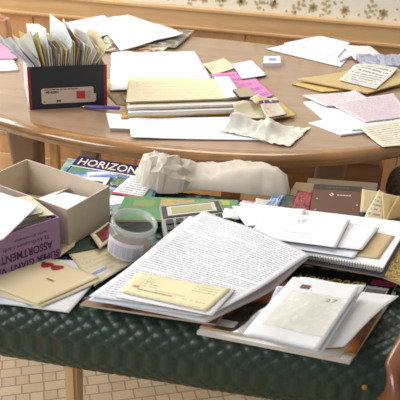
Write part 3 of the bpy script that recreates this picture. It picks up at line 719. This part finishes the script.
# dark brown folder
brn = plain('brown_leatherette', (96, 58, 44), .5, .06, 80); brd = plain('black_band_card', (36, 26, 26), .4, .05)
o, sf, z = slab('brown_folder', 'dark brown ring folder with black top band and small silver logo', 'folder', [(314, 184), (362, 187), (360, 224), (308, 221)], .006, [brn, brd])
patch('top_band', o, sf, 0, 1, .86, 1, brd, .0003)
for a in range(7): patch('printed_line', o, sf, .25 + a * .07, .30 + a * .07, .915, .93, plain('dim_tan_print', (120, 100, 80), .6, 0), .0007, 1)
lg = plain('silver_print', (196, 188, 176), .4, 0)
patch('emblem', o, sf, .34, .44, .67, .78, lg, .0005, outline=[(.5, 0), (1, .5), (.5, 1), (.35, .65), (.7, .5), (.5, .3), (.2, .6), (0, .5)])
for a in range(5): patch('printed_line', o, sf, .50 + a * .06, .545 + a * .06, .70, .73, lg, .0005, 1)
for u, v in ((.09, .57), (.09, .27), (.9, .45), (.82, .14)): patch('rivet', o, sf, u, u + .035, v, v + .035, lg, .0008, outline=[(.5 + .5 * math.cos(k * PI / 4), .5 + .5 * math.sin(k * PI / 4)) for k in range(8)])
S('leaflet', 'narrow teal and red picture leaflet right of the brown folder', 'leaflet', [(362, 201), (371, 203), (367, 216), (361, 216)], collage('teal_red', [(50, 110, 120), (60, 120, 130), (190, 100, 70)], 3, 3))
S('manila_envelope', 'cream envelope standing behind the printed cream card at right', 'envelope', [(362, 189), (384, 192), (380, 214), (360, 212)], plain('dim_cream', (206, 184, 144), .7, .04), th=.001)
S('card', 'cream card with rows of small print at the right back', 'card', [(379, 190), (386, 194), (386, 224), (362, 222)], page('cream_small_print', (214, 198, 168), (110, 90, 90), 7, 6, .6, para=.2, ml=.1, mr=.7), th=.0015)
S('manila_envelope', 'tan envelope second from the right end at bench back', 'envelope', [(381, 193), (399, 196), (392, 210), (384, 222)], KRAFT, th=.001)
S('manila_envelope', 'tan envelope at the extreme right of bench back', 'envelope', [(398, 196), (430, 200), (420, 206), (384, 222)], plain('deep_tan', (186, 154, 104), .7, .04), th=.001)

# --- front left: envelopes and sheets
S('paper_sheet', 'large white sheet under the strawberry envelopes at front left', 'paper', [(20, 258), (112, 262), (69, 312), (-45, 297)], WHITE, th=.0015)
S('paper_sheet', 'narrow white sheet at the bottom left end of bench', 'paper', [(-45, 270), (0, 272), (30, 306), (-45, 300)], COOL, th=.001)
o, sf = S('letter', 'cream letter with tiny red print between jar and strawberry envelope', 'letter', [(64, 248), (110, 238), (134, 262), (94, 286)], page('cream_letter_print', (226, 212, 176), (180, 140, 130), 9, 10, .3, para=.45), th=.001)
patch('bar_code', o, sf, .05, .45, .12, .28, page('bars', (216, 216, 222), (90, 100, 140), 1, 60, .7, 0, 1, 0, 1, 0), .0004)
S('dark_green_envelope', 'dark green envelope beside the grey carton', 'envelope', [(80, 240), (94, 235), (108, 246), (66, 254)], plain('bottle_green_paper', (34, 56, 44), .6, .05), th=.001)
S('envelope_flap', 'small cream envelope end peeking from under the purple box', 'envelope', [(60, 243), (76, 240), (74, 246), (60, 256)], CREAM, th=.001)
o, sf = S('seed_packet', 'cream packet with dark red picture between carton and jar', 'packet', [(90, 234), (108, 222), (118, 234), (100, 248)], CREAM2, th=.002, gap=.001)
patch('red_picture', o, sf, .22, .95, .15, .85, collage('red_flower_print', [(130, 30, 50), (150, 36, 60), (60, 50, 40), (140, 34, 54)], 5, 4), .0004)
S('envelope', 'cream envelope lying beneath the strawberry envelope', 'envelope', [(40, 259), (101, 281), (40, 307), (-32, 287)], CREAM2, th=.001)
o, sf = S('strawberry_envelope', 'cream envelope printed with two red strawberries', 'envelope', [(44, 256), (99, 277), (38, 304), (-24, 279)], page('strawberry_env', (236, 218, 180), (150, 130, 110), 0), th=.0015)
straw = plain('strawberry_red', (188, 36, 54), .5, .15, 300); lf = plain('leaf_print', (60, 84, 50), .6, 0)
def ball(cx, cy, w_, h_): return [(cx + w_ * math.cos(k * PI / 8) * (1 if True else 0), cy + h_ * math.sin(k * PI / 8)) for k in range(16)]
def at_px(sf_, px, py):
    best = min(((sf_(a / 40, c / 40) - P(px, py, sf_(a / 40, c / 40).z)).length, a / 40, c / 40) for a in range(41) for c in range(41)); return best[1], best[2]
for px_, py_ in ((47, 265.5), (57, 268.5)):
    u, v = at_px(sf, px_, py_)
    patch('strawberry', o, sf, u - .075, u + .075, v - .10, v + .10, straw, .0005, outline=[(.5 + .5 * math.cos(k * PI / 8) * (1 - .25 * math.cos(k * PI / 8 + .6)), .5 + .42 * math.sin(k * PI / 8)) for k in range(16)])
    u, v = at_px(sf, px_ - 3.5, py_ - 2.2)
    patch('leaf', o, sf, u - .04, u + .04, v - .05, v + .05, lf, .0008, outline=[(0, .5), (.35, .4), (.5, 0), (.65, .4), (1, .5), (.65, .6), (.5, 1), (.35, .6)])
u, v = at_px(sf, 50, 279.5)
patch('handwriting', o, sf, u - .06, u + .06, v - .015, v + .015, plain('faint_pen', (150, 120, 96), .6, 0), .0005, 3)

# --- right front: education magazine and letters
pic = collage('dark_orange_cover', [(34, 30, 30), (58, 50, 46), (70, 60, 54), (176, 110, 70), (210, 160, 110), (96, 78, 66), (30, 28, 30)], 2.0, 2, .2)
slab('magazine', 'white paged magazine at the very bottom of the front right heap', 'magazine', [(262, 274), (396, 292), (350, 361), (197, 331)], .006, [WHITE, SIDES])
o, sf, z = slab('education_magazine', 'dark magazine with yellow EDUCATION title at the front right', 'magazine', [(268, 262), (399, 280), (356, 354), (200, 326)], .004, [pic, SIDEK])
patch('dark_title_band', o, sf, 0, 1, .76, 1, plain('black_print', (34, 30, 32), .3, .05), .0003)
yl = plain('yellow_print', (240, 208, 70), .5, .05)
lettering('EDUCATION', o, sf, .30, .79, .765, .885, yl, rot=True, lift=.0007, bold=.02)
patch('magenta_mark', o, sf, .82, .99, .88, .96, plain('magenta_print', (150, 50, 90), .5, 0), .0005)
patch('bar_code', o, sf, .81, .97, .69, .85, page('bar_code_print', (226, 222, 222), (60, 60, 66), 1, 90, .8, .05, .95, .1, .9, 0), .0006)
patch('grey_patch', o, sf, .02, .2, .04, .12, plain('pale_grey_print', (176, 170, 160), .5, .03), .0005)
patch('brown_patch', o, sf, .33, .62, .74, .84, plain('brown_pink_print', (150, 110, 96), .5, .1), .0005)
# --- right: notebook pile
o, sf, z = slab('book', 'thick book with yellow and brown cover under the spiral notebook', 'book', [(360, 224), (432, 236), (404, 283), (350, 262)], .006, [collage('yellow_brown_cover', [(60, 44, 34), (190, 160, 60), (90, 70, 44), (210, 190, 110)], 14, 4), SIDEK])
nbx = [(238, 205), (412, 226), (382, 276), (262, 254)]
nb, sf, z = slab('spiral_notebook', 'spiral notebook with white pages and navy back cover', 'notebook', nbx, .003, [plain('navy_cover', (40, 48, 84), .4, .05), plain('cardboard_edge', (150, 124, 90), .7, .05)])
def inner(u, v): return sf(u, v)
zb = z + .0032
b = MB(); qq = [inner(.01, .99), inner(.985, .99), inner(.985, .06), inner(.01, .06)]
b.hexa([Vector((*p.xy, zb)) for p in qq], [Vector((*p.xy, zb + .007)) for p in qq]); b.m = [0, 0, 1, 1, 1, 1]
b.build('pages', [page('ruled_page', (236, 236, 240), (190, 196, 220), 24, 2, .3, 0, 1, 0, 1, 0), SIDES], nb)
for k in range(44):
    u = .03 + k * .0215; p = inner(u, .048); d = (inner(u, 1) - inner(u, 0)).normalized(); t_ = (inner(1, .05) - inner(0, .05)).normalized()
    b = MB(); b.tube([Vector((*p.xy, zb + .0035)) + d * (.0055 * math.cos(a)) + Vector((0, 0, .0062 * math.sin(a))) + t_ * (.0008 * a) for a in [i * 2 * PI / 9 for i in range(10)]], .0007, 5)
    b.build('wire_ring', plain('steel_wire', (150, 146, 140), .3, 0, metal=.8), nb, smooth=True)
for a in range(81):
    for c in range(81): p = inner(.01 + .975 * a / 80, .06 + .93 * c / 80); HB.put(p.x, p.y, zb + .007)
S('manila_envelope', 'tan envelope lying on the right half of the spiral notebook', 'envelope', [(352, 228), (395, 236), (379, 259), (338, 254)], plain('sandy_paper', (206, 184, 140), .7, .06), th=.0006)
S('letter', 'white letter at the left end of the notebook pile', 'letter', [(232, 206), (306, 209), (300, 226), (246, 226)], WHITE, th=.001)
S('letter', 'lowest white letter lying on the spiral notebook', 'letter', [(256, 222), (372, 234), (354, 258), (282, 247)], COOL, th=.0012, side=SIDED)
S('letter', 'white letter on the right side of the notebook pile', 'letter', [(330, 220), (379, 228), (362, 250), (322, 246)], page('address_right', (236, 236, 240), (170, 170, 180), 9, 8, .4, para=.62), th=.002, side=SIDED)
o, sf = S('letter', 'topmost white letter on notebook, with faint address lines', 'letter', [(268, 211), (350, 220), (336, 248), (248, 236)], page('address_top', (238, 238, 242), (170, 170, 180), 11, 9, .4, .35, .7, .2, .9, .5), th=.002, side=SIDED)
for a in range(3):
    u, v = at_px(sf, 299 + a * 3.2, 221)
    patch('postmark', o, sf, u, u + .012, v - .06, v + .06, plain('pale_grey_ink', (150, 150, 160), .6, 0), .0004, 2)

# --- printed letters in the centre
slab('magazine', 'brown edged magazine under the long printed letters', 'magazine', [(140, 262), (246, 282), (216, 324), (80, 304)], .003, [collage('brown_cover', [(110, 84, 66), (150, 120, 96), (70, 56, 48)], 4, 4), edges('mixed_edges', (225, 220, 214), (96, 74, 60), 500)])
S('letter', 'lower white sheet of the printed letter at bench middle', 'letter', [(197, 216), (308, 258), (206, 322), (92, 299)], WHITE, th=.002, side=SIDES)
S('letter', 'middle white sheet of the printed letter, edges showing left', 'letter', [(190, 216), (300, 256), (202, 316), (88, 300)], COOL, th=.001)
txt = page('printed_letter', (224, 224, 228), (90, 90, 104), 48, 70, .42, .05, .95, .03, .96, .36, seed=3)
o, sf = S('letter', 'large white letter covered in small grey print, topmost', 'letter', [(204, 212), (311, 255), (214, 314), (89, 296)], txt, th=.0008, curl=lambda u, v: .003 * v * (1 - u) + .002 * u * (1 - v))
S('envelope', 'white envelope under the yellow check', 'envelope', [(146, 274), (235, 290), (212, 316), (116, 297)], WHITE, th=.0012, side=plain('grey_brown_fold', (150, 130, 110), .7, .05), gap=.001)  # edges of the envelope in a darker grey-brown
o, sf = S('check', 'pale yellow check lying on the large printed letter', 'check', [(139, 272), (231, 289), (206, 311), (119, 291)], page('check_print', (226, 216, 176), (150, 120, 90), 10, 14, .35, para=.52), th=.0006)
patch('payee_box', o, sf, .13, .26, .52, .88, collage('check_mark', [(200, 180, 130), (226, 216, 176), (150, 116, 80)], 6, 2), .0003)
patch('printed_line', o, sf, .15, .55, .24, .28, plain('brown_print', (170, 140, 110), .6, 0), .0003)
patch('printed_word', o, sf, .08, .15, .30, .40, plain('brown_print', (170, 140, 110), .6, 0), .0003)

# --- letters at the front right
S('envelope', 'blue lined white envelope left of the one marked 27', 'envelope', [(277, 286), (306, 288), (284, 334), (262, 326)], page('bluish_env', (214, 216, 230), (150, 156, 190), 14, 20, .4), th=.001)
S('paper_sheet', 'white torn edged sheet at bottom of the front right letters', 'paper', [(270, 306), (366, 312), (340, 357), (232, 332)], WHITE, th=.003, side=SIDES, jag=.002)
S('envelope', 'cream edged envelope beneath the slanting white one at right', 'envelope', [(330, 296), (372, 304), (345, 350), (318, 346)], CREAM2, th=.002, side=SIDEK)
S('envelope', 'white envelope slanting right at the edge of front heap', 'envelope', [(354, 291), (399, 296), (344, 347), (316, 349)], WHITE, th=.002, side=SIDED)
S('envelope', 'plain white envelope just under the one marked 27', 'envelope', [(300, 277), (366, 285), (322, 354), (246, 336)], COOL, th=.002, side=SIDES, gap=.001)
o, sf = S('envelope', 'white envelope with grey area, small stamp and number 27', 'envelope', [(293, 277), (361, 286), (318, 350), (243, 334)], WHITE, th=.0015)
patch('window_area', o, sf, .14, .96, .16, .76, collage('window_grey', [(226, 222, 214), (216, 213, 204), (230, 227, 220)], 5, 4, .5), .0003)
u, v = at_px(sf, 306, 287.5)
patch('stamp', o, sf, u - .07, u + .07, v - .035, v + .035, collage('stamp_print', [(150, 60, 70), (90, 60, 60), (150, 90, 80)], 6, 4), .0005)
u, v = at_px(sf, 331, 300.5)
lettering('27', o, sf, u - .085, u + .085, v - .03, v + .03, plain('grey_ink', (100, 96, 96), .6, 0), lift=.0005)
# --- grey carton and purple card box
def carton(root, C_, ud, vd, Lu, Lv, H_, mats, names, th=.0022, zb=0):
    "C_ = nearest right corner at the base; ud runs along the right hand side away, vd runs left towards the camera"
    C_ = Vector(C_); ud = Vector(ud).normalized(); vd = Vector(vd).normalized()
    def pt(a, b_, z): return C_ + ud * a + vd * b_ + Vector((0, 0, z))
    def bx(a0, a1, b0, b1, z0, z1): m_ = MB(); m_.hexa([pt(a0, b0, z0), pt(a1, b0, z0), pt(a1, b1, z0), pt(a0, b1, z0)], [pt(a0, b0, z1), pt(a1, b0, z1), pt(a1, b1, z1), pt(a0, b1, z1)]); return m_
    bx(th, Lu - th, th, Lv - th, .0008, .003).build('bottom', mats, root)
    bx(0, th, 0, Lv, .0008, H_).build(names[0], mats, root)
    bx(Lu - th, Lu, 0, Lv, .0008, H_).build(names[0], mats, root)
    bx(th * 1.05, Lu - th * 1.05, 0, th, .0008, H_).build(names[1], mats, root)
    bx(th * 1.05, Lu - th * 1.05, Lv - th, Lv, .0008, H_).build(names[1], mats, root)
    return pt
gz = ZB + .001
gb = plain('grey_cardboard', (208, 192, 172), .75, .04, 80)
gc = thing('grey_carton', 'open grey cardboard box at the left, holding cream papers', 'box', (-.332, 1.072, gz))
Cg = P(110, 222, gz); ud = Vector((-.183, .070, 0)); vd = Vector((-.070, -.183, 0))
ptg = carton(gc, Cg, ud, vd, .196, .112, .072, gb, ('long_panel', 'end_panel'))
pc = plain('purple_cardboard', (166, 130, 170), .6, .05, 60)
pb_ = thing('purple_card_box', 'purple greeting card box filled with white envelopes', 'box', (-.376, .936, gz))
Cp = P(61, 257, ZB + .001); 
ud2 = ud; vd2 = Vector((P(0, 279, ZB) - P(61, 257, ZB))[:2] + (0,)) if False else Vector((P(0, 279, ZB).x - P(61, 257, ZB).x, P(0, 279, ZB).y - P(61, 257, ZB).y, 0))
ud2 = Vector((vd2.y, -vd2.x, 0)); ud2 = ud2 if ud2.y > 0 else -ud2
ptp = carton(pb_, Cp, ud2, vd2, .09, .20, .074, pc, ('text_panel', 'short_panel'), zb=0)
# text, printed upside down on the near panel
vdn = vd2.normalized(); nn = Vector(( -ud2.normalized())) ; nn = -ud2.normalized()
O_ = Vector(Cp) + vdn * .20; ps = plane_surf(O_ + Vector((0, 0, .0008)), -vdn * .20, Vector((0, 0, .073)), nn)
tp = next(c for c in pb_.children if c.name.startswith('text_panel'))
lettering('SUPER GIANT VALUE', tp, ps, .30, .985, .06, .22, DKINK, rot=True, lift=.0004, bold=.02)
lettering('ASSORTMENT', tp, ps, .47, .93, .30, .50, DKINK, rot=True, lift=.0004, bold=.025)
lettering('32 All Occasion Cards', tp, ps, .50, .90, .57, .66, DKINK, rot=True, lift=.0004)
lettering('with Envelopes', tp, ps, .60, .88, .73, .81, DKINK, rot=True, lift=.0004)
# contents of the grey carton
def tilted(name, label, cat, pts, mat, th=.001, group=None):
    V = [Vector(p) for p in pts]; nrm = (V[1] - V[0]).cross(V[3] - V[0]).normalized()
    if nrm.z < 0: nrm = -nrm
    b = MB(); b.hexa(V, [v + nrm * th for v in V])
    o = mesh_obj(name, b.v, b.f, mat, None, [(0, 1), (1, 1), (1, 0), (0, 0)] * 2); tag(o, label, cat, group); return o
def G(a, b_, z): return ptg(a, b_, z)
tilted('envelope', 'cream crumpled envelope inside the grey carton', 'envelope', [G(.185, .015, .006), G(.06, .012, .030), G(.05, .085, .036), G(.185, .095, .008)], CREAM)
tilted('envelope', 'tan envelope end standing against the back of grey carton', 'envelope', [G(.15, .006, .012), G(.09, .006, .044), G(.085, .06, .046), G(.15, .08, .014)], plain('carton_tan', (206, 182, 140), .7, .05))
tilted('paper_sheet', 'white sheet lying inside the grey carton beside the purple box', 'paper', [G(.10, .02, .040), G(.012, .015, .046), G(.006, .09, .060), G(.10, .10, .050)], WHITE)
# contents of the purple box
def Q(a, b_, z): return ptp(a, b_, z)
specs = [(.012, .004, .20, .070, CREAM2, 'nearest cream envelope standing in the purple box'), (.022, .004, .196, .076, OFFW, 'second off white envelope from front in the purple box'),
         (.032, .006, .19, .074, KRAFT, 'tan envelope in the middle of the purple box'), (.044, .004, .196, .080, CREAM2, 'cream envelope behind the tan one in purple box')]
for k, (a, b0, b1, h_, mt, lab) in enumerate(specs):
    tilted('envelope', lab, 'envelope', [Q(a + .012, b0 + .004, .006), Q(a, b0 + .004, h_), Q(a, b1 - .01, h_ + .008), Q(a + .012, b1 - .01, .006)], mt, .0012, 'envelopes standing in the purple box')
tilted('card', 'grey picture card lying over the envelopes in purple box', 'card', [Q(.07, .012, .077), Q(.012, .02, .084), Q(.010, .06, .088), Q(.07, .06, .084)], collage('grey_picture', [(90, 88, 90), (200, 190, 170), (226, 220, 205), (150, 140, 150)], 5, 3))
tilted('envelope', 'cream card on the corner of the purple box', 'envelope', [Q(.085, .004, .0785), Q(.004, .006, .078), Q(.008, .03, .081), Q(.085, .03, .083)], CREAM2, .001)
tilted('envelope', 'big white envelope lying on top of the purple box', 'envelope', [P(-40, 180, ZB + .090), P(38, 206, ZB + .0905), P(3, 240, ZB + .0925), P(-40, 247, ZB + .092)], WHITE, .002)

# --- glass jar
gl, nt, b = new_mat('clear_glass'); b.inputs['Base Color'].default_value = (.7, .73, .71, 1); b.inputs['Alpha'].default_value = .12; b.inputs['Roughness'].default_value = .04; b.inputs['Specular IOR Level'].default_value = .9
gl2 = gl.copy(); gl2.name = 'thick_glass'; gl2.node_tree.nodes['Principled BSDF'].inputs['Alpha'].default_value = .28
jc = Vector((-.268, .972, ZB + .0085)); JM = Matrix.Rotation(math.radians(9), 3, 'Y') @ Matrix.Rotation(math.radians(4), 3, 'X')
jar = thing('glass_jar', 'small clear glass jar with wide lip and paper label', 'jar', jc)
def lathe(prof, mat, name, parent, n=48, a0=0, a1=2 * PI):
    V = []; F = []; full = abs(a1 - a0 - 2 * PI) < 1e-6; cols = n if full else n + 1; uv = []
    for i, (r_, z_) in enumerate(prof):
        for k in range(cols): a = a0 + (a1 - a0) * k / n; V.append(jc + JM @ Vector((r_ * math.cos(a), r_ * math.sin(a), z_ * .86))); uv.append((k / n, i / (len(prof) - 1)))
    for i in range(len(prof) - 1):
        for k in range(n): F.append((i * cols + k, i * cols + (k + 1) % cols, (i + 1) * cols + (k + 1) % cols, (i + 1) * cols + k))
    return mesh_obj(name, V, F, mat, parent, uv, smooth=True)
lathe([(.0005, .0), (.030, .0), (.036, .003), (.0395, .012), (.040, .035), (.0385, .048), (.034, .055), (.0335, .058), (.0365, .061), (.0375, .064), (.0365, .067), (.034, .068),
       (.0325, .066), (.0315, .060), (.0315, .055), (.036, .047), (.0372, .035), (.0368, .013), (.033, .006), (.0005, .005)], gl, 'body', jar)
lathe([(.0340, .055), (.0372, .060), (.0386, .064), (.0374, .069), (.0335, .0705), (.0315, .066), (.0312, .060), (.0318, .056)], gl2, 'lip', jar)
lab_m = page('jar_label_print', (226, 220, 232), (120, 130, 130), 1, 40, .4, .1, .9, .15, .85, 0)
lathe([(.0398, .007), (.0408, .012), (.0410, .036), (.0402, .046)], lab_m, 'label', jar, 30, math.radians(-142), math.radians(-48))
lathe([(.0005, .0056), (.0322, .0066), (.0355, .0105), (.034, .0125), (.0005, .015)], plain('brown_beads', (150, 126, 98), .5, .3, 200, bump=1), 'contents', jar)

# --- crumpled tissue paper bag
def bag():
    # outline follows a crumpled lump on the left and a long rolled flap to the right
    R = random.Random(5); nu, nv = 32, 8; x0, x1 = -.335, -.022; V = []; F = []
    for i in range(nu + 1):
        u = i / nu; x = x0 + (x1 - x0) * u
        yn = 1.229 - .034 * math.sin(PI * min(1, u * 2.4)) + .02 * u + .004 * noise.noise(Vector((u * 14, 0, 0)))
        yf = yn + .022 + .070 * math.sin(PI * min(1, max(.02, u * .93 + .05))) ** .5
        prof = np.interp(u, [0, .05, .10, .22, .30, .37, .50, .66, .80, .90, .97, 1], [.006, .046, .062, .060, .044, .030, .032, .044, .049, .046, .034, .010])
        rough = 1 if u < .36 else .42
        for j in range(nv + 1):
            v = j / nv; y = yn + (yf - yn) * v
            h = prof * math.sin(PI * min(1, .03 + v * .74)) ** .55
            if u > .36: h = prof * math.sin(PI * min(1, .02 + v * .78)) ** .9
            jz = R.uniform(-1, 1) * .0052 * rough * min(1, h / .02); jx = R.uniform(-1, 1) * .0038 * (0 if i in (0, nu) else rough); jy = R.uniform(-1, 1) * .002 * (0 if j in (0, nv) else rough)
            crease = -.010 * math.exp(-((v - (.25 + .9 * (u - .36))) / .05) ** 2) * (1 if .36 < u < .9 else 0)
            crease += .010 * max(0, noise.noise(Vector((x * 26, y * 26, 0)))) * rough
            z = ZB + .006 + h + jz + crease
            if i in (0, nu) or j == 0: z = ZB + .006
            V.append((x + jx, y + jy, max(z, ZB + .006)))
    W = nv + 1
    for i in range(nu):
        for j in range(nv):
            a = i * W + j
            F += [(a, a + W, a + W + 1), (a, a + W + 1, a + 1)] if (i * 7 + j * 3) % 2 else [(a, a + W, a + 1), (a + W, a + W + 1, a + 1)]
    n = len(V); V += [(a, b_, min(c - .0008, ZB + .0058)) for a, b_, c in V]
    for i in range(nu):
        for j in range(nv): a = n + i * W + j; F.append((a + 1, a + W + 1, a + W, a))
    for i in range(nu): a = i * W; F.append((a, n + a, n + a + W, a + W)); a = i * W + nv; F.append((a, a + W, n + a + W, n + a))
    for j in range(nv): F.append((j, j + 1, n + j + 1, n + j)); a = nu * W + j; F.append((a, n + a, n + a + 1, a + 1))
    m, nt, b = new_mat('tissue_paper'); b.inputs['Base Color'].default_value = srgb((214, 204, 188)); b.inputs['Roughness'].default_value = .4
    o = mesh_obj('paper_bag', V, F, thin(m, .12), None)
    xm = -.335 + .313 * .36 - o.location.x
    for p in o.data.polygons: p.use_smooth = p.center.x > xm
    return tag(o, 'crumpled off-white waxed paper bag at the back of bench', 'bag')
bag()

# ================================================================== LIGHT
w = bpy.data.worlds.new('world'); bpy.context.scene.world = w; w.use_nodes = True
bg = w.node_tree.nodes['Background']; bg.inputs[0].default_value = (1.0, .97, .93, 1); bg.inputs[1].default_value = .36
def area(name, loc, aim, sx, sy, power, col=(1, 1, 1)):
    ld = bpy.data.lights.new(name, 'AREA'); ld.shape = 'RECTANGLE'; ld.size = sx; ld.size_y = sy; ld.energy = power; ld.color = col
    o = bpy.data.objects.new(name, ld); COL.objects.link(o); o.location = loc
    o.rotation_euler = (Vector(aim) - Vector(loc)).to_track_quat('-Z', 'Y').to_euler(); return o
area('window_light_left', (-2.8, 1.9, 2.1), (-.3, 1.3, .7), 2.2, 1.7, 98, (.93, .97, 1.0))
area('window_light_front', (-2.3, -.9, 2.1), (-.3, 1.2, .7), 1.4, 1.3, 46, (.97, .98, 1.0))
area('overhead_fill', (-.2, 2.0, 2.7), (-.2, 1.6, .7), 1.2, 1.2, 24, (1, .95, .87))  # added warm fill from overhead, not a known lamp of the room
sc = bpy.context.scene
sc.view_settings.view_transform = 'Standard'; sc.view_settings.look = 'None'; sc.view_settings.gamma = 1; sc.view_settings.exposure = 0; sc.view_settings.use_curve_mapping = False
for o in bpy.data.objects:
    if '_o' in o.keys(): del o['_o']
